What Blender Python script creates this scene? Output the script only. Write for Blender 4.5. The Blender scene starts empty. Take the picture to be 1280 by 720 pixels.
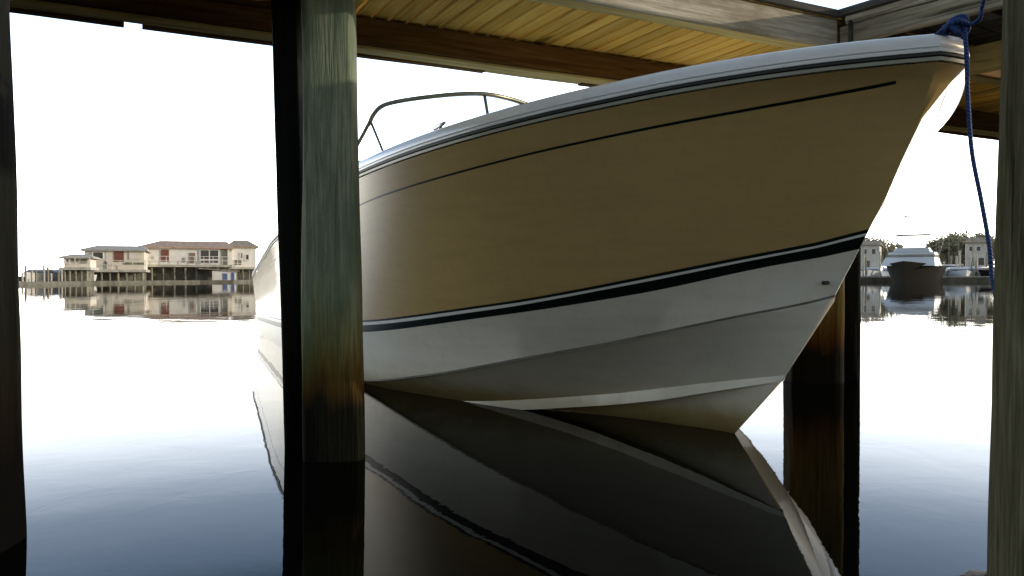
import bpy, bmesh, math, random
from mathutils import Vector, Matrix, noise
random.seed(7)
R = math.radians
scene = bpy.context.scene
C = scene.collection

# ------------------------------------------------------------------ helpers
class MB:
    """collects shapes; build() links them as ONE mesh object"""
    def __init__(s): s.v=[]; s.f=[]; s.m=[]; s.sm=[]; s.rn=[]
    def add(s, vs, fs, m=0, smooth=False, rnd=None):
        o=len(s.v); s.v+= [tuple(v) for v in vs]
        for f in fs:
            s.f.append(tuple(i+o for i in f)); s.m.append(m); s.sm.append(smooth); s.rn.append(rnd if rnd is not None else 0.5)
    def box(s, c, d, m=0, rot=None, rnd=None, bev=0.0):
        hx,hy,hz=d[0]/2,d[1]/2,d[2]/2
        b=bmesh.new(); bmesh.ops.create_cube(b,size=1)
        bmesh.ops.scale(b,vec=d,verts=b.verts)
        if bev>0: bmesh.ops.bevel(b,geom=b.edges[:],offset=bev,segments=1,affect='EDGES')
        M=Matrix.Translation(Vector(c))@(rot if rot is not None else Matrix.Identity(4))
        b.verts.index_update()
        s.add([M@v.co for v in b.verts],[[v.index for v in f.verts] for f in b.faces],m,False,rnd); b.free()
    def tube(s, pts, r, n=8, m=0, caps=True, closed=False):
        pts=[Vector(p) for p in pts]; rs=r if isinstance(r,(list,tuple)) else [r]*len(pts)
        vs=[]; fs=[]; prev=None
        for i,p in enumerate(pts):
            a=pts[max(0,i-1)]; b=pts[min(len(pts)-1,i+1)]; t=(b-a).normalized()
            ref=prev if prev is not None else (Vector((0,0,1)) if abs(t.z)<.9 else Vector((1,0,0)))
            x=(ref-t*ref.dot(t)).normalized(); prev=x; y=t.cross(x)
            for k in range(n):
                a2=2*math.pi*k/n; vs.append(p+(x*math.cos(a2)+y*math.sin(a2))*rs[i])
        for i in range(len(pts)-1):
            for k in range(n):
                fs.append((i*n+k,i*n+(k+1)%n,(i+1)*n+(k+1)%n,(i+1)*n+k))
        if caps:
            fs.append(tuple(range(n-1,-1,-1))); fs.append(tuple((len(pts)-1)*n+k for k in range(n)))
        s.add(vs,fs,m,True)
    def grid(s, rows, m=0, smooth=True, flip=False, mats=None):
        n=len(rows[0]); vs=[p for r in rows for p in r]; o=len(s.v)
        s.v+=[tuple(v) for v in vs]
        for i in range(len(rows)-1):
            for j in range(n-1):
                f=(o+i*n+j,o+i*n+j+1,o+(i+1)*n+j+1,o+(i+1)*n+j)
                s.f.append(f[::-1] if flip else f); s.m.append(mats[i] if mats else m); s.sm.append(smooth); s.rn.append(.5)
    def build(s, name, mats, parent=None, loc=None, rot=None, merge=0.0, sharp=None):
        me=bpy.data.meshes.new(name); me.from_pydata(s.v,[],s.f)
        if not isinstance(mats,(list,tuple)): mats=[mats]
        for m in mats: me.materials.append(m)
        me.polygons.foreach_set('material_index',s.m); me.polygons.foreach_set('use_smooth',s.sm)
        at=me.attributes.new('rnd','FLOAT','FACE'); at.data.foreach_set('value',s.rn)
        if merge>0:
            b=bmesh.new(); b.from_mesh(me); bmesh.ops.remove_doubles(b,verts=b.verts,dist=merge); b.to_mesh(me); b.free()
        me.update()
        if sharp is not None: me.set_sharp_from_angle(angle=R(sharp))
        o=bpy.data.objects.new(name,me); C.objects.link(o)
        if parent is not None: o.parent=parent
        if loc is not None: o.location=loc
        if rot is not None: o.rotation_euler=rot
        return o
def tag(o,label=None,cat=None,group=None,kind=None):
    if label: o['label']=label
    if cat: o['category']=cat
    if group: o['group']=group
    if kind: o['kind']=kind
    return o
def empty(name,loc=(0,0,0),rz=0):
    o=bpy.data.objects.new(name,None); C.objects.link(o); o.location=loc; o.rotation_euler=(0,0,rz); o.empty_display_size=.2
    return o
def copy_tree(o,parent=None):
    c=o.copy(); C.objects.link(c)
    if parent is not None: c.parent=parent
    for ch in list(o.children): copy_tree(ch,c)
    return c
def interp(x,tab):
    """smooth monotone cubic through a table of (x,y)"""
    n=len(tab)
    if x<=tab[0][0]: return tab[0][1]
    if x>=tab[-1][0]: return tab[-1][1]
    i=0
    while x>tab[i+1][0]: i+=1
    def sl(k): return (tab[k+1][1]-tab[k][1])/(tab[k+1][0]-tab[k][0])
    def tg(k):
        if k==0: return sl(0)
        if k==n-1: return sl(n-2)
        a,b=sl(k-1),sl(k)
        return 0 if a*b<=0 else 2*a*b/(a+b)
    h=tab[i+1][0]-tab[i][0]; t=(x-tab[i][0])/h
    a,b=tab[i][1],tab[i+1][1]; ma,mb=tg(i)*h,tg(i+1)*h
    return (2*t**3-3*t*t+1)*a+(t**3-2*t*t+t)*ma+(-2*t**3+3*t*t)*b+(t**3-t*t)*mb

# ------------------------------------------------------------------ materials
def newmat(name):
    m=bpy.data.materials.new(name); m.use_nodes=True; nt=m.node_tree; nt.nodes.clear()
    out=nt.nodes.new('ShaderNodeOutputMaterial'); b=nt.nodes.new('ShaderNodeBsdfPrincipled')
    nt.links.new(b.outputs[0],out.inputs[0]); return m,nt,b
def N(nt,t,**k):
    n=nt.nodes.new(t)
    for a,v in k.items(): setattr(n,a,v)
    return n
def ramp(nt,fac,stops):
    r=N(nt,'ShaderNodeValToRGB'); e=r.color_ramp.elements
    while len(e)<len(stops): e.new(.5)
    for i,(p,c) in enumerate(stops): e[i].position=p; e[i].color=(*c,1) if len(c)==3 else c
    nt.links.new(fac,r.inputs[0]); return r.outputs[0]
def mix(nt,fac,a,b,mode='MIX'):
    n=N(nt,'ShaderNodeMix',data_type='RGBA',blend_type=mode)
    for s,v in ((0,fac),(6,a),(7,b)):
        if hasattr(v,'links'): nt.links.new(v,n.inputs[s])
        else: n.inputs[s].default_value=v if s==0 else ((*v,1) if len(v)==3 else v)
    return n.outputs[2]
def noise_n(nt,vec,scale,detail=4,rough=.55,dist=0):
    n=N(nt,'ShaderNodeTexNoise'); n.inputs['Scale'].default_value=scale; n.inputs['Detail'].default_value=detail
    n.inputs['Roughness'].default_value=rough; n.inputs['Distortion'].default_value=dist
    if vec is not None: nt.links.new(vec,n.inputs['Vector'])
    return n.outputs[0]
def mapping(nt,vec,scale=(1,1,1),loc=None):
    m=N(nt,'ShaderNodeMapping'); m.inputs['Scale'].default_value=scale; nt.links.new(vec,m.inputs['Vector'])
    if loc is not None: nt.links.new(loc,m.inputs['Location'])
    return m.outputs[0]
def plain(name,col,rough=.5,metal=0,var=.12,scale=6,bump=0.0,spec=.5,coat=0):
    m,nt,b=newmat(name); tc=N(nt,'ShaderNodeTexCoord').outputs['Object']
    n=noise_n(nt,tc,scale,5)
    d=tuple(c*(1-var*1.6) for c in col); l=tuple(min(1,c*(1+var)) for c in col)
    nt.links.new(ramp(nt,n,[(.3,d),(.7,l)]),b.inputs['Base Color'])
    b.inputs['Roughness'].default_value=rough; b.inputs['Metallic'].default_value=metal
    b.inputs['Specular IOR Level'].default_value=spec
    if coat: b.inputs['Coat Weight'].default_value=coat; b.inputs['Coat Roughness'].default_value=.06
    if bump:
        bp=N(nt,'ShaderNodeBump'); bp.inputs['Strength'].default_value=bump; bp.inputs['Distance'].default_value=.01
        nt.links.new(noise_n(nt,tc,scale*6,4),bp.inputs['Height']); nt.links.new(bp.outputs[0],b.inputs['Normal'])
    return m
def wood(name,dark,mid,light,axis='X',fine=28,rough=.8,knots=True,tide=None,bump=.5,stain=None,perface=0.0,blotch=.65):
    """weathered timber, grain along a local axis; tide = list of (world z, multiplier colour)"""
    m,nt,b=newmat(name); tc=N(nt,'ShaderNodeTexCoord').outputs['Object']
    oi=N(nt,'ShaderNodeObjectInfo'); rv=N(nt,'ShaderNodeVectorMath',operation='SCALE'); rv.inputs[0].default_value=(37,53,71)
    nt.links.new(oi.outputs['Random'],rv.inputs['Scale'])
    at=N(nt,'ShaderNodeAttribute',attribute_name='rnd')
    rv2=N(nt,'ShaderNodeVectorMath',operation='SCALE'); rv2.inputs[0].default_value=(91,17,43); nt.links.new(at.outputs['Fac'],rv2.inputs['Scale'])
    ad=N(nt,'ShaderNodeVectorMath',operation='ADD'); nt.links.new(rv.outputs[0],ad.inputs[0]); nt.links.new(rv2.outputs[0],ad.inputs[1])
    k=.045
    sc={'X':(k,1,1),'Y':(1,k,1),'Z':(1,1,k)}[axis]
    sc2={'X':(.25,1,1),'Y':(1,.25,1),'Z':(1,1,.25)}[axis]
    v1=mapping(nt,tc,sc,ad.outputs[0]); v2=mapping(nt,tc,sc2,ad.outputs[0])
    g=noise_n(nt,v1,fine*3,6,.65,.4); blot=noise_n(nt,v2,3.2,4,.6); cr=noise_n(nt,v1,fine*1.1,3,.5,.8)
    col=ramp(nt,g,[(.25,dark),(.5,mid),(.78,light)])
    col=mix(nt,blotch,col,ramp(nt,blot,[(.28,(.45,.44,.42)),(.72,(1.25,1.25,1.22))]),'MULTIPLY')
    crk=ramp(nt,cr,[(.30,(.16,.14,.12)),(.38,(1,1,1))]); col=mix(nt,.8,col,crk,'MULTIPLY')
    hgt=mix(nt,.6,g,crk,'MULTIPLY')
    if knots:
        vo=N(nt,'ShaderNodeTexVoronoi',feature='F1'); vo.inputs['Scale'].default_value=2.6
        nt.links.new(v2,vo.inputs['Vector'])
        kn=ramp(nt,vo.outputs['Distance'],[(.03,(.25,.17,.1)),(.09,(1,1,1))]); col=mix(nt,.75,col,kn,'MULTIPLY')
    if stain: 
        st=noise_n(nt,v2,7,5,.7); col=mix(nt,ramp(nt,st,[(.45,(0,0,0)),(.65,(1,1,1))]),col,stain)
    if perface>0:
        pf=N(nt,'ShaderNodeMapRange'); nt.links.new(at.outputs['Fac'],pf.inputs[0]); pf.inputs[3].default_value=1-perface; pf.inputs[4].default_value=1+perface*.6
        cc=N(nt,'ShaderNodeCombineXYZ'); [nt.links.new(pf.outputs[0],cc.inputs[i]) for i in range(3)]
        col=mix(nt,1.0,col,cc.outputs[0],'MULTIPLY')
    rgh=None
    if tide:
        ge=N(nt,'ShaderNodeNewGeometry'); sp=N(nt,'ShaderNodeSeparateXYZ'); nt.links.new(ge.outputs['Position'],sp.inputs[0])
        wob=noise_n(nt,mapping(nt,tc,(6,6,.8)),3,4)
        ma=N(nt,'ShaderNodeMath',operation='MULTIPLY_ADD'); nt.links.new(wob,ma.inputs[0]); ma.inputs[1].default_value=.22; nt.links.new(sp.outputs[2],ma.inputs[2])
        mr=N(nt,'ShaderNodeMapRange'); nt.links.new(ma.outputs[0],mr.inputs[0]); mr.inputs[1].default_value=.11; mr.inputs[2].default_value=2.11
        tr=ramp(nt,mr.outputs[0],[(z/2,c) for z,c in tide]); col=mix(nt,1.0,col,tr,'MULTIPLY')
    nt.links.new(col,b.inputs['Base Color']); b.inputs['Roughness'].default_value=rough; b.inputs['Specular IOR Level'].default_value=.08
    bp=N(nt,'ShaderNodeBump'); bp.inputs['Strength'].default_value=bump; bp.inputs['Distance'].default_value=.012
    nt.links.new(hgt,bp.inputs['Height']); nt.links.new(bp.outputs[0],b.inputs['Normal'])
    return m

TIDE=[(0,(.03,.03,.025)),(.20,(.04,.036,.026)),(.28,(.40,.20,.065)),(.36,(.62,.42,.18)),(.44,(.80,.70,.42)),(.64,(1,1,.95)),(1.0,(1,1,1))]
M={}
M['post']=wood('weathered_green_timber',(.09,.11,.078),(.24,.275,.195),(.43,.46,.335),'Z',fine=27,tide=TIDE,bump=1.0,blotch=.8,stain=(.13,.17,.12))
M['post_yellow']=wood('algae_yellow_timber',(.07,.055,.02),(.13,.105,.04),(.20,.165,.07),'Z',fine=16,tide=TIDE,bump=.8)
M['post_dark']=wood('creosote_dark_timber',(.004,.0045,.004),(.008,.009,.008),(.016,.017,.015),'Z',fine=16,tide=TIDE,bump=.8,knots=False)  # backlit posts: their shade is put into a near-black timber colour
M['post_brown']=wood('damp_brown_timber',(.035,.031,.016),(.105,.097,.055),(.22,.205,.125),'Z',fine=28,tide=None,bump=1.0,blotch=.8)
M['grey']=wood('silvered_timber',(.20,.165,.115),(.54,.48,.37),(.78,.71,.58),'X',fine=24,bump=.7,blotch=.8,stain=(.26,.22,.15))
M['greyB']=wood('damp_grey_timber',(.11,.09,.06),(.30,.255,.175),(.46,.41,.30),'X',fine=24,bump=.7,blotch=.8)  # darker grey version of the silvered timber
M['warm']=wood('golden_pine_boards',(.80,.44,.07),(1,.67,.15),(1,.82,.29),'Y',fine=16,bump=.3,perface=.22,rough=.7,blotch=.35)
M['stringer']=wood('brown_stringer_timber',(.07,.033,.010),(.16,.085,.024),(.28,.165,.055),'X',fine=14,bump=.4)
M['ledge']=wood('pale_yellow_timber',(.45,.34,.12),(.70,.57,.23),(.85,.72,.36),'X',fine=14,bump=.4)
M['deckedge']=wood('dark_deck_edge',(.03,.028,.025),(.07,.065,.058),(.12,.11,.10),'X',fine=14,bump=.4)

def gelcoat(name,col,stain=None,rough=.22,coat=.6):
    m,nt,b=newmat(name); tc=N(nt,'ShaderNodeTexCoord').outputs['Object']
    n=noise_n(nt,tc,1.6,5,.6); c=ramp(nt,n,[(.3,tuple(x*.90 for x in col)),(.7,col)])
    sc=noise_n(nt,mapping(nt,tc,(1.5,1.5,14)),2.0,5,.7); c=mix(nt,.22,c,ramp(nt,sc,[(.3,(.62,.6,.55)),(.6,(1,1,1))]),'MULTIPLY')
    dr=noise_n(nt,mapping(nt,tc,(16,16,.55)),1.5,5,.7); c=mix(nt,.13,c,ramp(nt,dr,[(.34,(.66,.62,.52)),(.50,(1,1,1))]),'MULTIPLY')
    if stain:
        ge=N(nt,'ShaderNodeNewGeometry'); sp=N(nt,'ShaderNodeSeparateXYZ'); nt.links.new(ge.outputs['Position'],sp.inputs[0])
        ma=N(nt,'ShaderNodeMath',operation='MULTIPLY_ADD'); nt.links.new(noise_n(nt,tc,5,5,.65),ma.inputs[0]); ma.inputs[1].default_value=.10; nt.links.new(sp.outputs[2],ma.inputs[2])
        mr=N(nt,'ShaderNodeMapRange'); nt.links.new(ma.outputs[0],mr.inputs[0]); mr.inputs[1].default_value=.05; mr.inputs[2].default_value=.30
        c=mix(nt,1.0,c,ramp(nt,mr.outputs[0],[(0,(.22,.17,.07)),(.25,(.42,.35,.19)),(.55,(.85,.82,.74)),(1,(1,1,1))]),'MULTIPLY')
    nt.links.new(c,b.inputs['Base Color']); b.inputs['Roughness'].default_value=rough
    b.inputs['Coat Weight'].default_value=coat; b.inputs['Coat Roughness'].default_value=.05
    bp=N(nt,'ShaderNodeBump'); bp.inputs['Strength'].default_value=.06; bp.inputs['Distance'].default_value=.02
    nt.links.new(noise_n(nt,tc,2.2,2),bp.inputs['Height']); nt.links.new(bp.outputs[0],b.inputs['Normal'])
    return m
M['beige']=gelcoat('beige_gelcoat',(.52,.37,.15),rough=.24,coat=.40)
M['hullwhite']=gelcoat('white_gelcoat_bottom',(.72,.69,.59),stain=True,rough=.35,coat=.25)
M['white']=gelcoat('white_gelcoat',(.93,.92,.89))
M['pin']=plain('dark_stripe_paint',(.004,.009,.007),.35,var=.1,coat=.05,spec=.25)
M['pinwhite']=plain('white_stripe_paint',(.75,.75,.72),.25,var=.05)
M['grime']=plain('chine_grime',(.13,.125,.10),.6,var=.3,scale=9)  # thin dark line painting the shade along the chine edge
M['rub']=plain('black_rubber',(.012,.013,.012),.55,var=.2)
M['rubline']=plain('grey_green_vinyl',(.30,.30,.23),.4,var=.1)
M['tube']=plain('tarnished_stainless',(.20,.19,.13),.35,metal=.7,var=.2)
M['steel']=plain('stainless_steel',(.45,.44,.42),.25,metal=1.0,var=.1)
M['cush']=plain('tan_vinyl',(.55,.43,.20),.6,var=.1)
M['sole']=plain('nonskid_cream',(.70,.68,.62),.7,var=.08,bump=.3)
def rope_mat():
    m,nt,b=newmat('blue_braided_rope'); tc=N(nt,'ShaderNodeTexCoord').outputs['Object']
    w=N(nt,'ShaderNodeTexWave',wave_type='BANDS',bands_direction='DIAGONAL'); w.inputs['Scale'].default_value=55; w.inputs['Distortion'].default_value=2.5
    nt.links.new(tc,w.inputs['Vector'])
    nt.links.new(ramp(nt,w.outputs[1],[(.2,(.007,.022,.09)),(.8,(.022,.075,.28))]),b.inputs['Base Color']); b.inputs['Roughness'].default_value=.7
    bp=N(nt,'ShaderNodeBump'); bp.inputs['Strength'].default_value=.6; bp.inputs['Distance'].default_value=.004
    nt.links.new(w.outputs[1],bp.inputs['Height']); nt.links.new(bp.outputs[0],b.inputs['Normal']); return m
M['rope']=rope_mat()
def glass_mat():
    m,nt,b=newmat('clear_acrylic'); b.inputs['Base Color'].default_value=(.9,.95,.95,1); b.inputs['Roughness'].default_value=.03
    b.inputs['Transmission Weight'].default_value=1; b.inputs['IOR'].default_value=1.05; return m
M['glass']=glass_mat()
def water_mat():
    m,nt,b=newmat('harbour_water'); ge=N(nt,'ShaderNodeNewGeometry').outputs['Position']
    b.inputs['Base Color'].default_value=(.0014,.0018,.0012,1); b.inputs['Roughness'].default_value=.012; b.inputs['IOR'].default_value=1.165
    b.inputs['Specular Tint'].default_value=(.60,.82,1,1)
    a=noise_n(nt,mapping(nt,ge,(1,1,1)),.9,2,.5); c=noise_n(nt,mapping(nt,ge,(1,1,1)),5.5,3,.55,.6)
    ad=N(nt,'ShaderNodeMath',operation='MULTIPLY_ADD'); nt.links.new(c,ad.inputs[0]); ad.inputs[1].default_value=.10; nt.links.new(a,ad.inputs[2])
    bp=N(nt,'ShaderNodeBump'); bp.inputs['Strength'].default_value=1; bp.inputs['Distance'].default_value=WB
    nt.links.new(ad.outputs[0],bp.inputs['Height']); nt.links.new(bp.outputs[0],b.inputs['Normal']); return m
WB=.003
M['water']=water_mat()
M['stucco']=plain('white_stucco',(.85,.83,.79),.85,var=.07,scale=1.2)
M['cream']=plain('cream_siding',(.74,.69,.60),.85,var=.09,scale=1.5)
M['terracotta']=plain('terracotta_tiles',(.50,.35,.25),.85,var=.22,scale=2.5)  # paled to paint distance haze into the roof colour
M['browntile']=plain('brown_tiles',(.40,.32,.22),.85,var=.25,scale=2.5)
M['greyroof']=plain('grey_shingles',(.42,.39,.33),.85,var=.2,scale=2.5)
M['redbrown']=plain('red_brown_paint',(.20,.07,.05),.7,var=.15)
M['brownpaint']=plain('brown_paint',(.24,.17,.12),.7,var=.15)
M['darkglass']=plain('dark_window_glass',(.03,.035,.03),.12,var=.2,spec=.6)
M['shadow']=plain('dark_stained_boards',(.19,.185,.145),.9,var=.35,scale=1.5)  # painted shade for under the houses and openings, lifted for haze
M['farwood']=plain('grey_dock_wood',(.30,.27,.20),.9,var=.3,scale=1.5)
M['farpale']=plain('pale_dock_concrete',(.52,.50,.44),.9,var=.2,scale=1.5)
M['fardark']=plain('wet_black_wood',(.13,.125,.095),.8,var=.3,scale=1.5)  # dark wood lifted paler, haze put into the colour
M['farhull']=plain('far_boat_white',(.72,.72,.71),.3,var=.06)
M['farnavy']=plain('far_boat_dark_hull',(.019,.0185,.016),.8,var=.2,spec=.03)
M['bluetarp']=plain('blue_canvas',(.12,.17,.36),.8,var=.15)
M['rock']=plain('wet_black_rock',(.02,.015,.011),.6,var=.5,scale=14,bump=1.0)
def leaf_mat():
    m,nt,b=newmat('leaf_green'); at=N(nt,'ShaderNodeAttribute',attribute_name='rnd')
    nt.links.new(ramp(nt,at.outputs['Fac'],[(0,(.19,.175,.11)),(.6,(.34,.315,.20)),(1,(.52,.48,.34))]),b.inputs['Base Color']); b.inputs['Roughness'].default_value=.7  # leaf tones washed out to imitate haze over the marina
    return m
M['leaf']=leaf_mat()
M['bark']=plain('grey_bark',(.12,.10,.07),.9,var=.3)

# ------------------------------------------------------------------ world, sun, camera
SUN_EL=R(11); SUN_AZ=R(90)     # azimuth measured from +Y towards +X: low on the right
w=bpy.data.worlds.new('World'); scene.world=w; w.use_nodes=True; nt=w.node_tree
bg=nt.nodes['Background']; sky=nt.nodes.new('ShaderNodeTexSky'); sky.sky_type='NISHITA'; sky.sun_disc=False
sky.sun_elevation=SUN_EL; sky.sun_rotation=SUN_AZ; sky.air_density=1.0; sky.dust_density=1.5; sky.ozone_density=1.0
geo=nt.nodes.new('ShaderNodeTexCoord'); sep=nt.nodes.new('ShaderNodeSeparateXYZ'); nt.links.new(geo.outputs['Generated'],sep.inputs[0])
# bright humid haze lying low over the harbour, thinning quickly with elevation, added to the clear sky
veil=ramp(nt,sep.outputs[2],[(0.0,(1.0,.955,.87)),(.10,(1.0,.97,.91)),(.19,(.62,.67,.74)),(.26,(.25,.31,.41)),(.318,(.18,.245,.36)),(.345,(.075,.125,.21)),(.375,(.03,.053,.105)),(.60,(.07,.085,.11)),(1.0,(.06,.07,.08))])
HAZE=5.4/.10
dotn=nt.nodes.new('ShaderNodeVectorMath'); dotn.operation='DOT_PRODUCT'; nt.links.new(geo.outputs['Generated'],dotn.inputs[0]); dotn.inputs[1].default_value=(-.05,.998,0)
mrn=nt.nodes.new('ShaderNodeMapRange'); mrn.interpolation_type='SMOOTHSTEP'; nt.links.new(dotn.outputs['Value'],mrn.inputs[0]); mrn.inputs[1].default_value=-.45; mrn.inputs[2].default_value=.78; mrn.inputs[3].default_value=HAZE*.14; mrn.inputs[4].default_value=HAZE
vs_=nt.nodes.new('ShaderNodeVectorMath'); vs_.operation='SCALE'; nt.links.new(mrn.outputs[0],vs_.inputs['Scale']); nt.links.new(veil,vs_.inputs[0])
va=nt.nodes.new('ShaderNodeVectorMath'); va.operation='ADD'; nt.links.new(sky.outputs[0],va.inputs[0]); nt.links.new(vs_.outputs[0],va.inputs[1])
nt.links.new(va.outputs[0],bg.inputs[0]); bg.inputs[1].default_value=.10
sd=Vector((math.sin(SUN_AZ)*math.cos(SUN_EL),math.cos(SUN_AZ)*math.cos(SUN_EL),math.sin(SUN_EL)))
ld=bpy.data.lights.new('sun','SUN'); ld.energy=2.5; ld.angle=R(.5); ld.color=(1,.90,.74)
lo=bpy.data.objects.new('sun',ld); C.objects.link(lo); lo.rotation_euler=(-sd).to_track_quat('-Z','Y').to_euler(); lo.location=sd*50
cd=bpy.data.cameras.new('camera'); cam=bpy.data.objects.new('camera',cd); C.objects.link(cam); scene.camera=cam
cd.sensor_width=36; cd.lens=28.125; cd.clip_start=.05; cd.clip_end=20000
cam.location=(0,0,.68); cam.rotation_euler=(R(90)-math.atan(.015),0,0)
scene.view_settings.view_transform='Standard'; scene.view_settings.look='None'; scene.view_settings.exposure=0
scene.render.engine='CYCLES'

# ------------------------------------------------------------------ water
b=MB(); b.add([(-6000,-6000,0),(6000,-6000,0),(6000,9000,0),(-6000,9000,0)],[(0,1,2,3)])
tag(b.build('water',M['water']),kind='structure')

# ------------------------------------------------------------------ timber posts
def post(name,x,y,z0,z1,w,d,mat,label,rz=0,lean=(0,0),cat='post',group=None,taper=1.0,seed=0,rough=.006,rnd_c=.18):
    rows=[]; n=28; nz=60
    for j in range(nz+1):
        f=j/nz; z=z0+(z1-z0)*f; row=[]
        k=taper+(1-taper)*f
        for i in range(n+1):
            a=2*math.pi*(i%n)/n; ca,sa=math.cos(a),math.sin(a); e=rnd_c
            px=math.copysign(abs(ca)**(2*e),ca)*w/2*k; py=math.copysign(abs(sa)**(2*e),sa)*d/2*k
            q=noise.noise(Vector((ca*2+seed*7,sa*2,z*1.3)))*rough*1.6+noise.noise(Vector((ca*6+seed*3,sa*6,z*2.5)))*rough
            row.append((px*(1+q/(w/2))+lean[0]*(z-1)+noise.noise(Vector((seed,0,z*.9)))*rough,py*(1+q/(d/2))+lean[1]*(z-1),z))
        rows.append(row)
    b=MB(); b.grid(rows,smooth=True)
    b.add(rows[-1][:-1],[tuple(range(n))])
    o=b.build(name,mat,merge=1e-5,sharp=55); o.location=(x,y,0); o.rotation_euler=(0,0,rz)
    return tag(o,label,cat,group)
DZ=R(27.5)
post('timber_post',-.680,3.02,-1.2,1.80,.184,.18,M['post'],'square grey-green timber post in front of the boat hull, dark wet below',rz=R(5),lean=(-.0105,0),seed=1,cat='post',taper=1.30,rough=.004)
post('guide_post',-.871,3.16,-1.2,1.80,.112,.12,M['post_dark'],'thin black post tight against the left side of the grey-green post',rz=0,lean=(-.0115,0),seed=2,taper=.37,rough=.003)
lp=post('timber_post',-1.412,1.97,-1.2,2.3,.27,.25,M['post_dark'],'black post cut off by the left picture edge, a board nailed to its top',lean=(-.022,0),seed=3)
bb=MB(); bb.box((.118,-.10,1.74),(.05,.06,.80),bev=.004); 
o=bb.build('nailed_board',M['post_dark'],lp)
post('timber_post',1.022,1.47,-1.2,2.3,.225,.22,M['post_brown'],'rough dark brown post at the right edge of the picture, nearest the camera',lean=(.006,0),rz=R(5),seed=4,rough=.007,rnd_c=.45)
post('timber_post',1.960,5.20,-1.2,1.73,.335,.30,M['post_yellow'],'timber post behind the boat bow, algae yellow above and black below the tide line',rz=R(-6),seed=5,cat='post')
post('guide_post',2.190,5.20,-1.2,1.73,.125,.12,M['post_dark'],'thin black post standing against the right side of the algae yellow post',rz=R(-4),seed=6,rough=.003)
# half-sunk rock at the foot of the near right post
b=MB(); me=bmesh.new(); bmesh.ops.create_icosphere(me,subdivisions=4,radius=1)
vs=[]
for v in me.verts:
    q=v.co.copy(); k=1+.28*noise.noise(q*1.7)+.12*noise.noise(q*5)+.05*noise.noise(q*12); vs.append((q.x*.26*k,q.y*.17*k,q.z*.10*k))
me.verts.index_update()
b.add(vs,[[v.index for v in f.verts] for f in me.faces],0,True); me.free()
o=b.build('rock',M['rock']); o.location=(1.16,1.66,-.045); tag(o,'wet black rock barely above water at the foot of the near right post','rock')

# ------------------------------------------------------------------ dock: walkway + finger pier
O=Vector((1.52,3.758)); ZB=1.75
wk=empty('dock_walkway',(O.x,O.y,0),DZ); tag(wk,'wooden walkway overhead crossing above the boat bow, golden boards under it','walkway')
U0,U1=-5.2,6.5
def beam(name,u0,u1,v0,v1,z0,z1,mat,parent,bev=.006,sag=0,**kw):
    L=u1-u0; n=max(2,int(L/.25)); rows=[]
    b=MB()
    for i in range(n+1):
        u=u0+L*i/n; dv=noise.noise(Vector((u*1.1,v0*9,z0*5)))*.006; dz=noise.noise(Vector((u*1.4,v1*9,3)))*.006
        e=bev
        rows.append([(u-u0-L/2,vv+dv,zz+dz) for vv,zz in ((v0+e,z0),(v1-e,z0),(v1,z0+e),(v1,z1-e),(v1-e,z1),(v0+e,z1),(v0,z1-e),(v0,z0+e),(v0+e,z0))])
    b.grid(rows,smooth=False,flip=True)
    k=len(b.v); b.add([p for p in rows[0][:-1]],[tuple(range(8))]); b.add([p for p in rows[-1][:-1]],[tuple(range(7,-1,-1))])
    o=b.build(name,mat,parent,loc=(u0+L/2,0,0)); return o
beam('near_beam',U0,0.0,0,.035,ZB,ZB+.130,M['grey'],wk)           # outer face board left of the corner
beam('near_beam',.0,U1,0.002,.035,ZB,ZB+.130,M['stringer'],wk)
beam('inner_beam',U0,U1,.038,.128,ZB+.004,ZB+.128,M['ledge'],wk)
beam('far_stringer',U0,U1,.965,1.07,ZB,ZB+.125,M['stringer'],wk)
tb=beam('ledge_strip',U0,U1,.985,1.076,ZB-.016,ZB-.002,M['ledge'],wk,bev=.002)  # pale strip paints the light from the water on the stringer underside
cuts=[(U0,-3.62),(-3.60,-2.97),(-2.90,-1.30),(-1.29,-.72),(-.715,1.9),(1.91,U1)]
for i,(a,c) in enumerate(cuts):
    beam('fascia_board',a,c,1.09,1.135,ZB-(.020 if i!=3 else .008)-.004*(i%2),ZB+.15,M['ledge'] if i==3 else M['stringer'],wk,bev=.004)
b=MB(); pitch=.086; u=U0
while u<U1:
    r=random.random(); dz=random.uniform(-.0025,.0025)
    b.box((u+pitch/2,.590,ZB+.152+dz),(pitch-.013,1.18,.036),0,rnd=r,bev=.003); u+=pitch
dk=b.build('decking',M['warm'],wk)
beam('edge_board',U0,-.002,-.026,-.002,ZB+.133,ZB+.166,M['deckedge'],wk,bev=.003)
# finger pier on the boat's far side, running from the corner towards the camera
fa=math.atan2(-.81,.586)
fp=empty('finger_pier',(O.x+.012,O.y-.004,0),fa); tag(fp,'finger pier overhead at top right, meeting the walkway at a corner','pier')
beam('face_board',0.0,2.6,0.0,.04,ZB,ZB+.092,M['greyB'],fp)
beam('face_board',0.03,2.6,-.006,.034,ZB+.096,ZB+.134,M['grey'],fp)
beam('rear_beam',-.05,2.6,.95,1.05,ZB,ZB+.13,M['ledge'],fp)
for u in (.55,1.15,1.75): beam('joist',u,u+.05,.045,.945,ZB+.03,ZB+.132,M['deckedge'],fp)
beam('edge_board',-.03,2.6,-.028,-.003,ZB+.136,ZB+.168,M['deckedge'],fp,bev=.003)
b=MB(); u=-.03
while u<2.6:
    wd=min(1.08,(u+pitch+.02)/.148); b.box((u+pitch/2,wd/2+.005,ZB+.1575),(pitch-.009,wd,.036),0,rnd=random.random(),bev=.003); u+=pitch
b.build('decking',M['deckedge'],fp)
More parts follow.
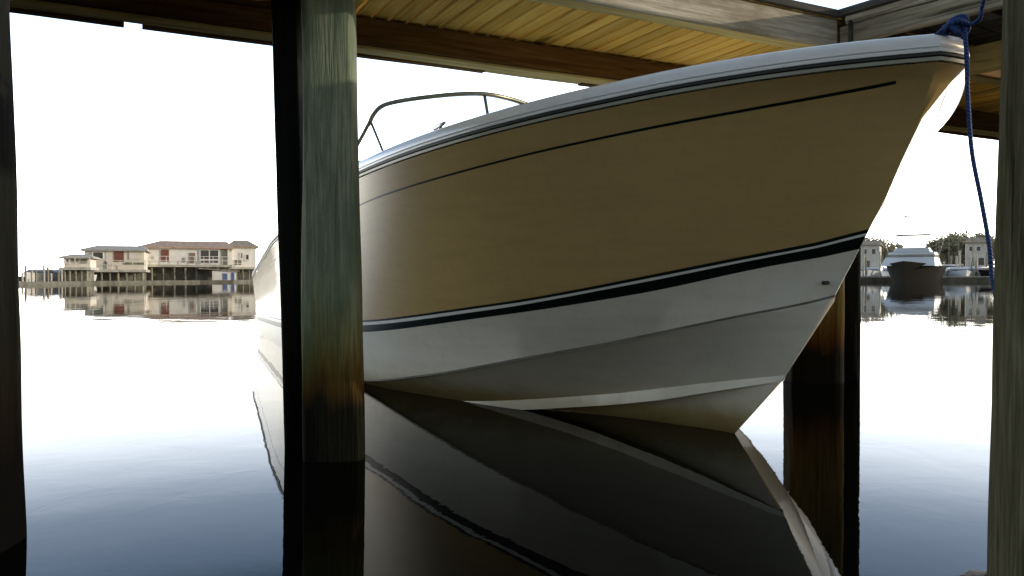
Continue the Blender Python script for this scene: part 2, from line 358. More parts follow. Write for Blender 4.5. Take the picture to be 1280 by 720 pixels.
b=MB(); b.box((.06,.012,ZB+.05),(.012,.07,.11),0,bev=.002); b.build('corner_plate',M['deckedge'],fp)

# ------------------------------------------------------------------ the boat
TH=R(24.4)
boat=empty('motor_boat',(.962,3.444,0),0)
tag(boat,'beige and white motor boat moored with its high bow under the walkway','motor boat')
ax=Vector((-math.sin(TH),math.cos(TH),0)); sx=Vector((-math.cos(TH),-math.sin(TH),0))
def bw(s,b_,z,side=1): return ax*s+sx*(b_*side)+Vector((0,0,z))       # boat coords -> metres from the forefoot
def full(s,s0,L,k,n):
    return k*(1-(1-min(1,max(0,(s-s0)/L)))**n)
def bs(s): return full(s,-1.06,4.2,1.36,4.5)-.16*max(0,(s-4.2)/2.8)
def bc(s): return full(s,-.55,4.6,1.17,3.2)-.06*max(0,(s-4)/3)
SE=7.0
stem=[(1.42,-1.045),(1.357,-1.02),(1.247,-.94),(1.142,-.873),(.966,-.78),(.779,-.663),(.604,-.556),(.385,-.379),(.287,-.305),(.077,-.11),(0,0),(-.16,.25),(-.28,.5),(-.42,1.0)]
stem_t=sorted((z,s) for z,s in stem)
def s_stem(z): return interp(z,stem_t)
Zsheer=[(-1.03,1.345),(-.836,1.332),(-.51,1.300),(-.24,1.270),(.344,1.222),(.926,1.190),(1.9,1.150),(3.68,.985),(5.4,.81),(7.0,.650)]
Zpin=[(-.936,1.304),(-.649,1.252),(-.119,1.171),(.428,1.114),(1.404,1.048),(3.8,.85),(7.0,.54)]
Ztl=[(-.70,.839),(-.455,.774),(.104,.633),(.563,.554),(1.75,.424),(4,.31),(7,.24)]
Zbt=[(-.69,.822),(-.449,.759),(.033,.633),(.577,.533),(1.766,.400),(4,.282),(7,.21)]
Zbb=[(-.66,.776),(-.434,.724),(0,.603),(.60,.500),(1.8,.358),(4,.235),(7,.165)]
Zch=[(-.547,.601),(-.478,.576),(-.265,.517),(.204,.389),(.574,.304),(1.277,.156),(2.194,.025),(3.5,-.05),(7,-.06)]
def zt(tab): return lambda s: interp(s,tab)
zsh,zch=zt(Zsheer),zt(Zch)
def side_b(s,z):
    w_=min(1,max(0,(z-zch(s))/(zsh(s)-zch(s)))); g=.82+.5*max(0,1-(s+1.0)/1.0)
    b_=bc(s)+(bs(s)-bc(s))*w_**g
    ds=max(0,s-s_stem(z)); k=1-math.exp(-ds/.17)
    return b_*(k+(1-k)*w_**16)
Zst=[(-.303,.287),(-.05,.238),(.55,.115),(1.33,0),(3,-.12),(7,-.16)]
Bst=[(-.303,0),(-.05,.095),(.25,.235),(.55,.36),(1.33,.75),(2.2,.93),(4,.93),(7,.85)]
Zkl=[(0,0),(.25,-.16),(.5,-.28),(1,-.42),(2,-.5),(7,-.52)]
NT=70
def rowpts(s0,zf,bf,side):
    out=[]
    for i in range(NT+1):
        t=i/NT; s=s0+(SE-s0)*t**1.9; out.append((s,bf(s,zf(s)),zf(s)))
    return out
def off(tab,d): return [(s,z+d) for s,z in tab]
def SK(s): return .022+.030*min(1,max(0,(s+.3)/.5))
rows_def=[  # name, s0, z(s), b(s,z)   from keel up; face material of the strip ABOVE each row
 ('keel',0,zt(Zkl),lambda s,z:.0,'hw'),
 ('strake_low',-.275,lambda s: interp(s,Zst)-SK(s)+.006*SK(s)/.05,lambda s,z: max(0,interp(s,Bst)-.060*min(1,max(0,(s+.27)/.6))),'hw'),
 ('strake_out',-.285,lambda s: interp(s,Zst)-SK(s),lambda s,z: max(0,interp(s,Bst)+.012*min(1,max(0,(s+.28)/.4))),'hw'),
 ('strake_in',-.303,zt(Zst),lambda s,z: interp(s,Bst),'hw'),
 ('chine_low',-.535,lambda s: zch(s)-.010,lambda s,z:max(0,bc(s)-.032*min(1,max(0,(s+.54)/.6))),'hw'),
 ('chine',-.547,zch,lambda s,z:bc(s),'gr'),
 ('chine_top',-.549,lambda s: zch(s)+.009,lambda s,z:bc(s)+.001,'hw'),
 ('bb',s_stem(.772),zt(Zbb),side_b,'pin'),
 ('bt',s_stem(.818),zt(Zbt),side_b,'pw'),
 ('tl',s_stem(.828),lambda s: interp(s,Ztl)-.006,side_b,'pin'),
 ('tl2',s_stem(.838),lambda s: interp(s,Ztl)+.005,side_b,'be'),
 ('m1',None,lambda s: interp(s,Ztl)*.75+interp(s,Zpin)*.25,side_b,'be'),
 ('m2',None,lambda s: interp(s,Ztl)*.5+interp(s,Zpin)*.5,side_b,'be'),
 ('m3',None,lambda s: interp(s,Ztl)*.22+interp(s,Zpin)*.78,side_b,'be'),
 ('pn',None,lambda s: interp(s,Zpin)-.004,side_b,'pin'),
 ('pn2',None,lambda s: interp(s,Zpin)+.004,side_b,'be'),
 ('m4',None,lambda s: interp(s,Zpin)*.5+zsh(s)*.5,side_b,'be'),
 ('sheer',-1.02,zsh,side_b,'be')]
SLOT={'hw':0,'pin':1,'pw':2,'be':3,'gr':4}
def make_side(side):
    rows=[]; mats=[]
    for nm,s0,zf,bf,mt in rows_def:
        if s0 is None:
            s0=-.9
            for _ in range(40): s0=.5*s0+.5*s_stem(zf(s0))
        pts=rowpts(s0,zf,bf,side)
        # row starts exactly on the stem with a small rounded nose
        p0=pts[0]; pts[0]=(p0[0],0.0 if nm!='keel' else 0.0,p0[2])
        rows.append([bw(s,max(0,b_),z,side) for s,b_,z in pts]); mats.append(SLOT[mt])
    return rows,mats
b=MB()
for side in (1,-1):
    rows,mats=make_side(side); b.grid(rows,mats=mats,flip=(side==1))
    # where the pinstripe stops short of the stem: repaint first faces beige
# transom
for side in (1,-1):
    tr=[bw(SE,max(0,bf(SE,zf(SE))) if nm!='keel' else 0,zf(SE),side) for nm,s0,zf,bf,mt in rows_def]
    cen=[bw(SE,0,p.z) for p in tr]
    b.grid([tr,cen],m=3,smooth=False,flip=(side==-1))
# stop pinstripe at s<-.9
for i,f in enumerate(b.f):
    if b.m[i]==1:
        cz=sum(b.v[k][2] for k in f)/4
        cs=sum(Vector(b.v[k]).dot(ax) for k in f)/4
        if cz>1.0 and cs<-.90: b.m[i]=3
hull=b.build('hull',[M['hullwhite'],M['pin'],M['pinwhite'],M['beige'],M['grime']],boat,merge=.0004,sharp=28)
# sheer curve samples
def sheer_pts(do,dz,side,s0=-1.02,s1=SE,n=90,inset=0):
    out=[]
    for i in range(n+1):
        t=i/n; s=s0+(s1-s0)*t**1.9
        b_=max(0,bs(s)-inset)
        ds=Vector((0,0,0))
        # outward normal in plan
        e=.01; tx=Vector((e,bs(s+e)-bs(s))); nx=Vector((-tx.y,tx.x)).normalized() if True else None
        S=s+nx.x*do; B=max(0,b_+nx.y*do)
        if i==0: B=0; S=s-do
        out.append(bw(S,B,zsh(s)+dz,side))
    return out
def strip(name,prof,mat,sh=40,s0=-1.02):
    b=MB()
    for side in (1,-1):
        b.grid([sheer_pts(do,dz,side,s0) for do,dz in prof],flip=(side==1))
    return b.build(name,mat,boat,merge=.0003,sharp=sh)
strip('rub_rail_base',[(0,.004),(.005,.005),(.006,.016),(0,.018)],M['rubline'])
strip('rub_rail',[(0,.018),(.007,.019),(.010,.021),(.010,.027),(.007,.030),(0,.031)],M['rub'])
strip('rail_insert',[(0,.0315),(.008,.032),(.010,.038),(.008,.0435),(0,.044)],M['pinwhite'])
strip('gunwale_cap',[(-.004,.046),(.003,.050),(.003,.068),(-.006,.086),(-.020,.094),(-.16,.104),(-.17,.098),(-.17,-.06)],M['white'],60)
# foredeck with trunk cabin
b=MB(); rows=[]
def deck_z(s,q):   # q 0 centre .. 1 edge
    zz=zsh(s)+.09; crown=.05*(1-q*q)
    tr=max(0,min(1,(s-.3)/.9)); tr=tr*tr*(3-2*tr); hw=1-max(0,min(1,(q-.58)/.12)); hw=hw*hw*(3-2*hw)
    return zz+crown+tr*hw*(.16+.07*max(0,s-1))
for side in (1,-1):
    rows=[]
    for i in range(46):
        s=-.86+(3.25+.86)*i/45
        rows.append([bw(s,max(0,(bs(s)-.15))*q,deck_z(s,q),side) for q in [k/24 for k in range(25)]])
    b.grid(rows,flip=(side==-1))
b.build('foredeck',M['white'],boat,merge=.0004,sharp=35)
# cockpit: liner, sole, bulkhead, coaming
b=MB()
for side in (1,-1):
    ss=[3.25+(SE-.12-3.25)*i/20 for i in range(21)]
    top=[bw(s,bs(s)-.17,zsh(s)+.1,side) for s in ss]; low=[bw(s,bs(s)-.22,.16,side) for s in ss]; cen=[bw(s,0,.16,side) for s in ss]
    b.grid([top,low],flip=(side==-1)); b.grid([low,cen],flip=(side==-1),smooth=False)
    b.grid([[bw(3.25,max(0,(bs(3.25)-.17))*k/8,deck_z(3.25,k/8),side) for k in range(9)],[bw(3.25,max(0,(bs(3.25)-.2))*k/8,.16,side) for k in range(9)]],flip=(side==1),smooth=False)
    b.grid([[bw(SE-.12,(bs(SE)-.17)*k/4,.72-.0*k,side) for k in range(5)],[bw(SE-.12,(bs(SE)-.2)*k/4,.16,side) for k in range(5)]],flip=(side==-1),smooth=False)
    b.grid([[bw(SE-.12,(bs(SE)-.17)*k/4,.72,side) for k in range(5)],[bw(SE+.01,(bs(SE)-.0)*k/4,.70,side) for k in range(5)]],flip=(side==1),smooth=False)
b.build('cockpit',M['sole'],boat,merge=.0004,sharp=35)
# windshield frame and panes
def wp_(s,b_,z): return bw(s,b_,z)
def arc(pts,n=6):
    P=[Vector(p) for p in pts]; out=[]
    for i in range(len(P)-1):
        p0=P[max(0,i-1)];p1=P[i];p2=P[i+1];p3=P[min(len(P)-1,i+2)]
        for k in range(n):
            t=k/n; out.append(.5*((2*p1)+(p2-p0)*t+(2*p0-5*p1+4*p2-p3)*t*t+(3*p1-p0-3*p2+p3)*t**3))
    out.append(P[-1]); return out
top=[wp_(3.30,.755,1.855),wp_(3.26,.735,1.91),wp_(3.20,.69,1.963),wp_(3.12,.60,1.990),wp_(3.0,.42,2.015),wp_(2.88,.2,2.035),wp_(2.83,0,2.045),wp_(2.88,-.2,2.045),wp_(3.0,-.42,2.045),wp_(3.12,-.60,2.035),wp_(3.2,-.69,1.99),wp_(3.30,-.755,1.86)]
topc=arc(top)
base=arc([wp_(3.10,.77,1.36),wp_(3.05,.70,1.52),wp_(2.95,.62,1.60),wp_(2.72,.35,1.63),wp_(2.62,0,1.64),wp_(2.72,-.35,1.63),wp_(2.95,-.62,1.60),wp_(3.05,-.7,1.52),wp_(3.10,-.77,1.36)])
wf=MB(); wf.tube(topc,.0165,10)
for sd_ in (1,-1):
    wf.tube([wp_(3.30,.755*sd_,1.855),wp_(3.62,.81*sd_,1.66),wp_(4.15,.9*sd_,1.30),wp_(4.3,.93*sd_,1.12)],.0145,8)
    wf.tube([wp_(3.29,.75*sd_,1.86),wp_(3.02,.70*sd_,1.53)],.010,8)
wf.tube([wp_(2.83,0,2.04),wp_(2.66,0,1.62)],.012,8)
ws=wf.build('windshield_frame',M['tube'],boat)
b=MB(); n=40
def samp(L,f): 
    x=f*(len(L)-1); i=min(len(L)-2,int(x)); return L[i].lerp(L[i+1],x-i)
b.grid([[samp(topc,k/n)-Vector((0,0,.012)) for k in range(n+1)],[samp(base,k/n) for k in range(n+1)]])
b.build('windshield_pane',M['glass'],ws)
# cleats, cushion, bow fittings
def cleat(s,side,parent=boat):
    q=bw(s,bs(s)-.09,zsh(s)+.10,side); b=MB(); d=ax
    b.tube([q+d*-.035+Vector((0,0,0)),q+d*-.035+Vector((0,0,.03))],.008,8); b.tube([q+d*.035,q+d*.035+Vector((0,0,.03))],.008,8)
    b.tube([q+d*-.09+Vector((0,0,.036)),q+d*-.03+Vector((0,0,.034)),q+d*.03+Vector((0,0,.034)),q+d*.09+Vector((0,0,.036))],[.006,.010,.010,.006],8)
    return b.build('deck_cleat',M['steel'],parent)
for s in (.62,1.62,6.2):
    for sd_ in (1,-1): cleat(s,sd_)
b=MB(); b.box((0,0,0),(.55,.36,.08),bev=.03); o=b.build('cushion',M['cush'],boat); o.location=bw(2.75,.62,1.50); o.rotation_euler=(R(-4),0,TH+R(90))
b=MB()
q=bw(-.55,.055,.655); b.tube([q-sx*.02,q+sx*.006],.007,10); b.build('drain_fitting',M['rub'],boat)
# console/helm seat seen only from the side
b=MB(); 
rot=Matrix.Rotation(TH,4,'Z')
b.box(bw(3.6,.35,.62),(.7,.55,.92),rot=rot,bev=.05); b.box(bw(4.6,.35,.45),(.55,.5,.58),rot=rot,bev=.06); b.box(bw(4.85,.35,.9),(.52,.1,.5),rot=rot,bev=.04)
b.build('helm_console',M['white'],boat)

# ------------------------------------------------------------------ mooring rope
tip=Vector((.962,3.444,0))+bw(-1.0,0,1.345)
def cat_pts(pts,n=10): return arc(pts,n)
b=MB()
K=tip+Vector((.0,-.035,.105))
for k in range(3):   # knot: wraps round the bow fitting
    cc=K+Vector((-.012+.012*k,0,-.008+.012*k)); th_=.6*k
    ring=[cc+Matrix.Rotation(th_,3,'X')@Vector((.024*math.cos(a),.020*math.sin(a),.011*math.sin(2*a))) for a in [2*math.pi*i/16 for i in range(17)]]
    b.tube(ring,.009,8)
b.tube(arc([K+Vector((-.05,.01,-.02)),K+Vector((-.015,-.03,.012)),K+Vector((.03,-.02,.0)),K+Vector((.045,.03,-.02))]),.009,8)
rp=tag(b.build('mooring_rope',M['rope']),'blue mooring rope knotted at the boat bow, one end hanging down, one going up','rope')
def pxpt(x,y,d):   # helper to measure where the rope hangs (metres)
    c=Vector(((x-640)/1000,1,0)); return Vector(((x-640)/1000*d,d,.68+(345-y)/1000*d))
down=[K+Vector((.02,-.02,-.0)),Vector((1.398,2.47,1.35)),Vector((1.406,2.475,1.22)),Vector((1.414,2.465,1.06)),Vector((1.423,2.43,.91)),Vector((1.432,2.40,.765)),Vector((1.438,2.39,.655)),Vector((1.41,2.27,.52)),Vector((1.15,1.66,.45))]
b=MB(); b.tube(arc(down,8),.0068,8); b.build('hanging_line',M['rope'],rp)
up=[K+Vector((.01,0,.0)),Vector((1.415,2.44,1.455)),Vector((1.405,2.40,1.49)),Vector((1.36,2.27,1.56)),Vector((1.24,1.92,1.72)),Vector((1.12,1.60,1.92))]
b=MB(); b.tube(arc(up,8),.0065,8); b.build('upper_line',M['rope'],rp)

# ------------------------------------------------------------------ far shore, left: houses on pilings
def P(px,py,d): return Vector(((px-640)/1000*d,d,.68+(345-py)/1000*d))
def far_house(name,label,d,x0,x1,yf,ye,yr,wallm,roofm,feat,hip=(1.6,1.6),floor=True,yaw=R(21),depth=8,shade_block=True,over=.35,npile=6,group='houses on pilings along the far shore'):
    k=d/1000; W=(x1-x0)*k; cx=((x0+x1)/2-640)*k; zf=.68+(345-yf)*k; ze=.68+(345-ye)*k; zr=.68+(345-yr)*k
    t=empty(name,(cx,d,0),yaw); tag(t,label,'house',group)
    b=MB(); b.box((0,depth/2,(zf+ze)/2),(W,depth,ze-zf)); b.build('wall',wallm,t)
    b=MB(); W2=W/2+over
    e0=ze+.003
    b.add([(-W2,-over,e0),(W2,-over,e0),(W2,depth+over,e0),(-W2,depth+over,e0),(-W2+hip[0],depth/2,zr),(W2-hip[1],depth/2,zr),(-W2,-over,e0-.16),(W2,-over,e0-.16),(W2,depth+over,e0-.16),(-W2,depth+over,e0-.16)],
      [(0,1,5,4),(1,2,5),(2,3,4,5),(3,0,4),(6,7,1,0),(7,8,2,1),(8,9,3,2),(9,6,0,3)]); b.build('roof',roofm,t)
    if floor:
        b=MB(); b.box((0,depth/2-.5,zf-.13),(W+.5,depth+1.2,.25)); b.build('deck',M['farpale'],t)
        if shade_block:
            b=MB(); b.box((0,depth/2-.1,(zf-.26)/2),(W-.3,depth-.6,zf-.26)); b.build('understorey',M['shadow'],t)  # dark block fills the open space under the house as painted shade
        for i in range(npile):
            x=-W/2+.1+(W-.2)*i/(npile-1); b=MB(); b.tube([(x,-.8,-1),(x,-.8,zf-.26)],.11,8); b.build('piling',M['farwood'] if i%3==1 else M['shadow'],t)
    if floor:
        b=MB(); 
        for zz in (.45,.9): b.box((0,-1.02,zf+zz),(W+.4,.05,.05))
        nb=int(W/.9)
        for i in range(nb+1): b.box((-W/2-.15+(W+.3)*i/nb,-1.02,zf+.45),(.06,.06,.9))
        b.build('balcony_rail',wallm,t)
    for kind,a,b0,c,e in feat:   # pixel box on the facade -> opening
        xa=(a-640)*k-cx; xb=(c-640)*k-cx; za=.68+(345-e)*k; zb=.68+(345-b0)*k; w_=xb-xa; h=zb-za; m_=((xa+xb)/2,0,(za+zb)/2)
        b=MB()
        if kind in('window','grid'):
            fr=.10
            for dx,dz,sx_,sz_ in ((-w_/2,0,fr,h+fr),(w_/2,0,fr,h+fr),(0,-h/2,w_,fr),(0,h/2,w_,fr)): b.box((m_[0]+dx,-.05,m_[2]+dz),(sx_,.12,sz_))
            if kind=='grid':
                b.box((m_[0],-.05,m_[2]),(fr,.10,h)); b.box((m_[0],-.05,m_[2]-h*.22),(w_,.09,fr))
            f=b.build('window',M['stucco'],t); q=MB(); q.box((m_[0],-.012,m_[2]),(w_,.03,h)); q.build('pane',M['darkglass'],f)
        else:
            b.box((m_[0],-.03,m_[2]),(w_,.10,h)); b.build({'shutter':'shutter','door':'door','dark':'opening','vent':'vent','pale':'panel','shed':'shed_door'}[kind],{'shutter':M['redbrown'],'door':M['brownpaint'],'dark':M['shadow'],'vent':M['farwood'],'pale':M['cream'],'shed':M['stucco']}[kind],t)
    return t,k,cx,zf
far_house('stilt_house','small cream house on stilts with cluttered balcony, leftmost on the far shore',72,82,110,334,321,317,M['cream'],M['greyroof'],
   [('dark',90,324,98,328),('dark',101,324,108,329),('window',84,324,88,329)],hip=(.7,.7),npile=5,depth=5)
t,k,cx,zf=far_house('stilt_house','cream house with one red-brown shutter and green-tinted window, grey roof, on the far shore',80,110,177,337,312,305.5,M['cream'],M['greyroof'],
   [('window',119,315,131,324),('shutter',143,313,154,327),('dark',155,328,177,331),('pale',134,314,141,336),('dark',133,327,136,332),('pale',160,314,175,324)],hip=(1.0,.6),npile=8)
t,k,cx,zf=far_house('stilt_house','long white house with terracotta roof and a white shed beneath it',88,180,284,331,309,299.5,M['stucco'],M['terracotta'],
   [('shutter',204,312.5,213,327),('vent',229.5,322,232.5,328),('door',237,316,243.5,329),('grid',249,312,271,329),('dark',274,311,281.5,331),('window',196,320,196.8,323)],hip=(2.2,.5),npile=9)
b=MB(); xa=(263-640)*k-cx; xb=(291-640)*k-cx; b.box(((xa+xb)/2,-1.4,.15+.55),(xb-xa,1.0,1.1)); sh=b.build('lower_shed',M['stucco'],t)
b=MB(); b.box(((xa+xb)/2+.1,-1.92,.62),(.45,.05,.7)); b.box(((xa+xb)/2+.9,-1.92,.62),(.3,.05,.9)); b.build('shed_door',M['bluetarp'],sh)
b=MB(); b.box(((xa+xb)/2-.5,-1.2,zf-.55),((xb-xa)+1.8,1.8,.12),rot=Matrix.Rotation(R(4),4,'Y')); b.build('awning',M['farwood'],t)
far_house('stilt_house','pale house with steep brown hip roof, rightmost of the far houses beside the boat stern',98,287,319,334,308,298.5,M['stucco'],M['browntile'],
   [('window',301,316,303.5,323),('dark',294,325,302,331),('window',307,318,311,326),('pale',288,309,291,333)],hip=(1.1,1.1),npile=5)
# low sea wall / dock strip along their foot
b=MB(); pts=[(8,56),(60,62),(100,68),(180,75),(250,82),(292,84),(330,92)]
tp=[P(x,0,d) for x,d in pts]
zt_=.24
f0=[Vector((p.x,p.y,zt_)) for p in tp]; f1=[Vector((p.x,p.y,-.6)) for p in tp]; f2=[Vector((p.x-1.5,p.y+2.5,zt_)) for p in tp]
b.grid([f1,f0],smooth=False,flip=True); b.grid([f0,f2],smooth=False,flip=True)
tag(b.build('sea_wall',M['fardark']),'low dark sea wall along the waterline below the far houses','wall')
# distant moored boats and pilings left of the houses
def loft_boat(name,label,L,B,H,hullm,loc,rz,group=None,cat='boat',cabin=True,cover=None,fly=False):
    t=empty(name,loc,rz); tag(t,label,cat,group)
    b=MB()
    for side in (1,-1):
        rows=[]
        for h in (0,.35,.7,1.0):
            r=[]
            for i in range(19):
                u=i/18; s0=-L*.10*h*1.2; s=s0+(L-s0)*u
                half=B/2*(1-(1-min(1,u*1.55))**2.2)*(.72+.28*h**.8); z=-.25+(H+.25+.30*H*(1-u)**2)*h
                r.append((s,half*side,z))
            rows.append(r)
        b.grid(rows,flip=(side==-1))
        top=rows[-1]; b.grid([top,[(p[0],0,p[2]+.03) for p in top]],m=1,smooth=False,flip=(side==-1))
        b.grid([[(r[-1][0],r[-1][1],r[-1][2]) for r in rows],[(r[-1][0],0,r[-1][2]) for r in rows]],m=0,smooth=False,flip=(side==-1))
    b.build('hull',[hullm,M['farhull']],t,merge=.001,sharp=40)
    if cabin:
        def wedge(x0,x1,x2,x3,hw,z0,z1,m,nm,par=t,hw2=None):
            h2=hw2 or hw*.85; q=MB(); q.add([(x0,-hw,z0),(x3,-hw,z0),(x3,hw,z0),(x0,hw,z0),(x1,-h2,z1),(x2,-h2,z1),(x2,h2,z1),(x1,h2,z1)],[(3,2,1,0),(4,5,6,7),(0,1,5,4),(1,2,6,5),(2,3,7,6),(3,0,4,7)]); return q.build(nm,m,par)
        c=wedge(L*(.10 if fly else .22),L*.36,L*.66,L*.70,B*(.47 if fly else .40),H+.04,H+H*(.92 if fly else .62),M['farhull'],'cabin')
        if fly:
            wedge(L*.262,L*.312,L*.64,L*.665,B*.436,H+H*.60,H+H*.76,M['farwood'],'cabin_window',c,hw2=B*.415)
        else: wedge(L*.245,L*.325,L*.64,L*.66,B*.408,H+H*.22,H+H*.46,M['darkglass'],'cabin_window',c,hw2=B*.375)
        if fly:
            f=wedge(L*.36,L*.42,L*.60,L*.62,B*.33,H+H*.93,H+H*1.22,M['farhull'],'flybridge',t)
            hz=H+H*2.05; q=MB(); q.box((L*.50,0,hz),(L*.20,B*.62,.10)); q.build('hardtop',M['farpale'],t)
            q=MB()
            for xx in (.42,.58):
                for yy in (-.28,.28): q.tube([(L*xx,B*yy,H*1.95),(L*xx,B*yy*.9,hz)],.03,6)
            for yy in (-.2,.2):
                q.tube([(L*.47,B*yy,hz),(L*.49,B*yy*.7,hz+2.1)],.025,6); q.tube([(L*.54,B*yy,hz),(L*.51,B*yy*.7,hz+2.1)],.025,6)
            q.box((L*.5,0,hz+2.12),(L*.09,B*.34,.07)); q.build('tower',M['farwood'],t)
            for sd_ in (1,-1):
                q=MB(); q.tube([(L*.5,sd_*B*.42,H*1.3),(L*.60,sd_*B*.62,H*1.3+4.6)],[.03,.012],6); q.build('outrigger',M['farhull'],t)
    return t
big=loft_boat('sport_fishing_boat','big white sport fishing boat, hull side dark, tall tower, far right',13.0,5.6,1.72,M['farnavy'],(41.3,84,0),R(57),None,'fishing boat',True,None,True)  # shadow on the hull side is painted in as a dark hull colour

# ------------------------------------------------------------------ small boats and pilings left of the houses
labs=['small white cruiser moored left of the far houses, first from the left','small white cruiser moored left of the far houses, second from the left','small white cruiser moored left of the far houses, third from the left']
for i,(px,d,rz,L) in enumerate([(34,70,R(100),5.5),(50,72,R(80),6.2),(69,74,R(110),5.8)]):
    q=P(px,0,d); loft_boat('cabin_cruiser',labs[i],L,2.0,.8,M['farhull'],(q.x,q.y,0),rz,'small boats moored left of the far houses')
def pile(px,d,h,r,mat,label,group):
    q=P(px,0,d); b=MB(); b.tube([(0,0,-1),(0,0,h-.12),(0,0,h)],[r,r*.95,r*.8],8); o=b.build('mooring_pile',mat); o.location=(q.x,q.y,0)
    return tag(o,label,'pile',group)
for i,px in enumerate([22,28,32,40,45,55,60,64,73,77,81]):
    pile(px,66+.4*i,random.uniform(.8,1.6),.09,M['farpale'] if i%2 else M['farwood'],'mooring pile among the small boats left of the far houses','piles left of the far houses')
# ------------------------------------------------------------------ marina on the right: docks, boats, piles, trees, house
def dock(name,label,x0,x1,d,zt,w):
    a=P(x0,0,d); c=P(x1,0,d); b=MB(); L=c.x-a.x
    t=empty(name,((a.x+c.x)/2,d,0)); tag(t,label,'dock')
    b.box((0,w/2,zt-.07),(L,w,.14)); b.build('deck',M['farpale'],t)
    b=MB(); b.box((0,w/2,(zt-.16)/2-.2),(L-.1,w-.2,zt-.16+.4)); b.build('float',M['fardark'],t)
    return t
dock('floating_dock','low pale floating dock just behind the far sport fishing boat',1060,1300,97,.66,1.6)
dock('floating_dock','farther pale dock under the masts and houses at far right',1050,1320,112,1.15,2.0)
spec=[(1086,82,R(60),7.5,.95,'white cabin cruiser at far right, between the near bow and the fishing boat','farhull'),
(1187,80,R(200),8.5,1.0,'white cabin cruiser immediately right of the sport fishing boat','farhull'),
(1206,76,R(75),6.5,.9,'small white cruiser bow on, middle of the marina at far right','farhull'),
(1222,86,R(190),9.0,1.15,'dark hulled cruiser in the marina right of the fishing boat','farnavy'),
(1238,78,R(110),7.0,.95,'white cruiser partly behind the near right post in the marina','farhull')]
for px,d,rz,L,H,lab,m in spec:
    d+=22; q=P(px,0,d); loft_boat('cabin_cruiser',lab,L*1.15,2.9,H*1.2,M[m],(q.x,q.y,0),rz,'boats moored in the right marina')
for i in range(20):
    px=random.choice([random.uniform(1078,1100),random.uniform(1176,1246),random.uniform(1176,1246)])
    pile(px,random.uniform(98,115),random.uniform(2.2,4.2),.12,M['farpale'] if i%3 else M['farwood'],'tall mooring pile in the marina at far right','piles in the right marina')
def tree(px,d,h,rad,label):
    q=P(px,0,d); t=empty('tree',(q.x,q.y,0)); tag(t,label,'tree','trees behind the right marina')
    b=MB(); b.tube([(0,0,0),(.1,0,h*.4),(.05,.1,h*.8)],[.22,.15,.06],7)
    for k in range(4):
        a=random.uniform(0,6.28); b.tube([(.1,0,h*.4),(math.cos(a)*rad*.6,math.sin(a)*rad*.6,h*random.uniform(.6,.8))],[.09,.03],5)
    b.build('trunk',M['bark'],t)
    b=MB(); cl=[(Vector((random.uniform(-1,1)*rad*.75,random.uniform(-1,1)*rad*.75,h*random.uniform(.45,.92))),random.uniform(.3,.6)*rad) for _ in range(11)]
    for c_,r_ in cl:
        tone=random.random()
        for _ in range(240):
            v=Vector((random.gauss(0,1),random.gauss(0,1),random.gauss(0,.8))).normalized()*r_*random.uniform(.5,1.05)+c_
            n1=Vector((random.uniform(-1,1),random.uniform(-1,1),random.uniform(-1,1))).normalized(); n2=n1.orthogonal().normalized(); n3=n1.cross(n2)
            z_=random.uniform(.14,.28); b.add([v-n2*z_,v+n3*z_*.6,v+n2*z_,v-n3*z_*.6],[(0,1,2,3)],rnd=min(1,max(0,tone*.6+random.random()*.4)))
    b.build('crown',M['leaf'],t)
for px,d,h,rad,lab in [(1083,120,6.6,1.9,'green tree just right of the near boat bow, leftmost of the trees at far right'),(1097,118,5.8,1.8,'low tree behind the left side of the sport fishing boat'),
   (1176,122,6.4,2.2,'rounded tree just right of the fishing boat tower'),(1190,120,7.0,2.4,'tallest tree right of the fishing boat, behind the cruisers'),(1204,124,6.6,2.2,'broad tree at middle of the right marina'),(1217,126,7.2,2.3,'dark tree behind the pale two storey house at far right'),(1228,124,6.2,2.0,'low tree right of the pale two storey house at far right'),(1236,118,6.9,1.9,'tree beside the near right post, rightmost of the far trees')]:
    tree(px,d+10,h*1.1,rad*1.15,lab)
far_house('shore_house','pale two storey house behind the marina between two trees at far right',122,1209,1232,345,303,296,M['cream'],M['browntile'],
   [('window',1212,308,1216,314),('window',1220,308,1225,314),('dark',1213,322,1217,332),('window',1222,322,1229,332)],hip=(.6,.6),floor=False,yaw=R(-28),depth=5,group='shore houses at far right')
far_house('shore_house','cream house behind the trees between the near bow and the fishing boat',122,1076,1098,345,306,300,M['cream'],M['browntile'],
   [('window',1080,311,1084,318),('window',1089,311,1094,318),('dark',1082,326,1087,337)],hip=(.6,.6),floor=False,yaw=R(-28),depth=5,group='shore houses at far right')
# the low shore they stand on, reaching round behind everything
b=MB(); sh=[(-120,150),(-60,140),(-20,190),(10,210),(30,125),(80,108),(160,112)]
near=[Vector((x,y,.55)) for x,y in sh]; 
b.grid([[Vector((p.x,p.y,-.5)) for p in near],near,[Vector((p.x*1.6,p.y+60,.6)) for p in near]],smooth=False)
tag(b.build('shore',M['fardark']),kind='structure')

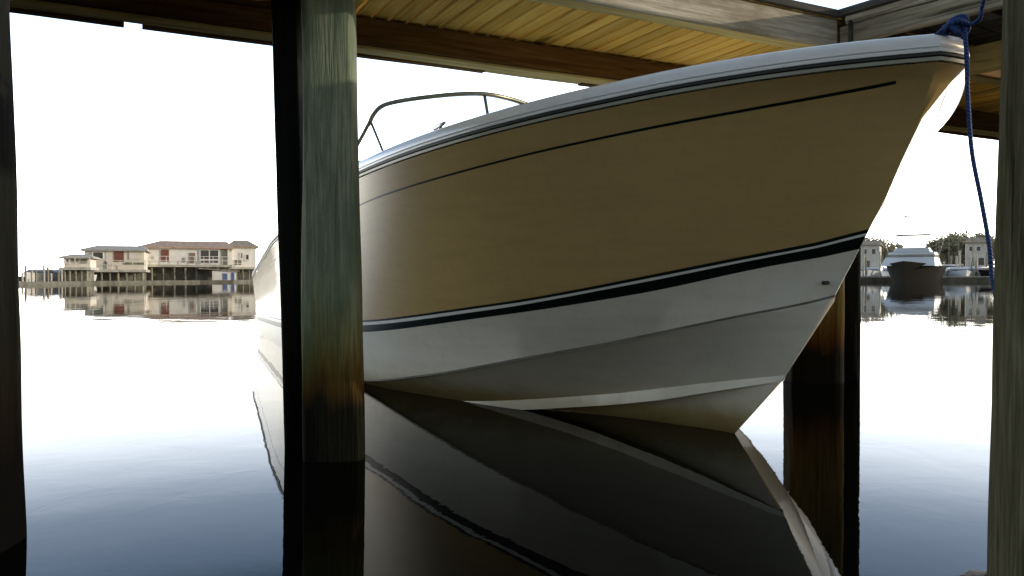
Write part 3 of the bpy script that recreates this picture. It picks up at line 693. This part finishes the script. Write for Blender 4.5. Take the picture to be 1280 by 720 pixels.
# masts and more small craft give the right marina its clutter
for i,(px,d,h) in enumerate([(1101,118,8.5),(1181,116,7.2),(1195,113,9.0),(1213,117,7.8),(1227,112,8.2),(1239,115,9.4)]):
    q=P(px,0,d); t=loft_boat('sailboat',['white sailboat whose mast rises left of the fishing boat','white sailboat nearest the right side of the fishing boat','sailboat with the tall mast left of the pale house','sailboat moored in front of the pale shore house','sailboat moored right of the pale shore house','sailboat with the tallest mast beside the near right post'][i],7.5,2.4,.95,M['farhull'] if i%2 else M['bluetarp'],(q.x,q.y,0),R(60+25*i),'sailboats in the right marina',cabin=False)
    b=MB(); b.tube([(2.9,0,.9),(2.9,0,h)],[.06,.035],6); b.tube([(2.9,0,2.0),(6.6,0,1.95)],.09,6); b.tube([(2.9,-.5,h*.62),(2.9,.5,h*.62)],.02,5); b.build('mast',M['farwood'],t)
    b=MB(); b.box((3.2,0,1.16),(2.4,1.3,.36),bev=.08); b.build('coachroof',M['farhull'],t)

for i,(px,d,rz,L,m) in enumerate([(1079,108,R(95),8,'farhull'),(1092,111,R(30),9,'farhull'),(1183,103,R(150),7.5,'farhull'),(1198,101,R(20),8,'cream'),(1214,104,R(120),8.5,'farhull'),(1230,100,R(15),8,'farnavy'),(1241,105,R(80),7.5,'farhull')]):
    q=P(px,0,d); loft_boat('cabin_cruiser',['cruiser touching the near bow line, leftmost in the right marina','side on cruiser behind the left end of the pale dock','cruiser just right of the fishing boat stern','cream coloured cruiser side on in the right marina','white cruiser in front of the far two storey house','dark hulled cruiser side on near the hanging rope','white cruiser hard against the near right post'][i],L,2.7,1.15,M[m],(q.x,q.y,0),rz,'boats moored in the right marina')
for px,d,h,rad,lab in [(1181,136,6.2,2.6,'pale leafy tree behind the stern of the fishing boat'),(1197,138,6.6,2.7,'pale broad tree behind the sailboat masts at far right'),(1222,138,6.8,2.6,'tree seen over the roof of the far two storey house'),(1111,136,5.8,2.4,'low tree seen over the bow of the fishing boat')]:
    tree(px,d,h,rad,lab)
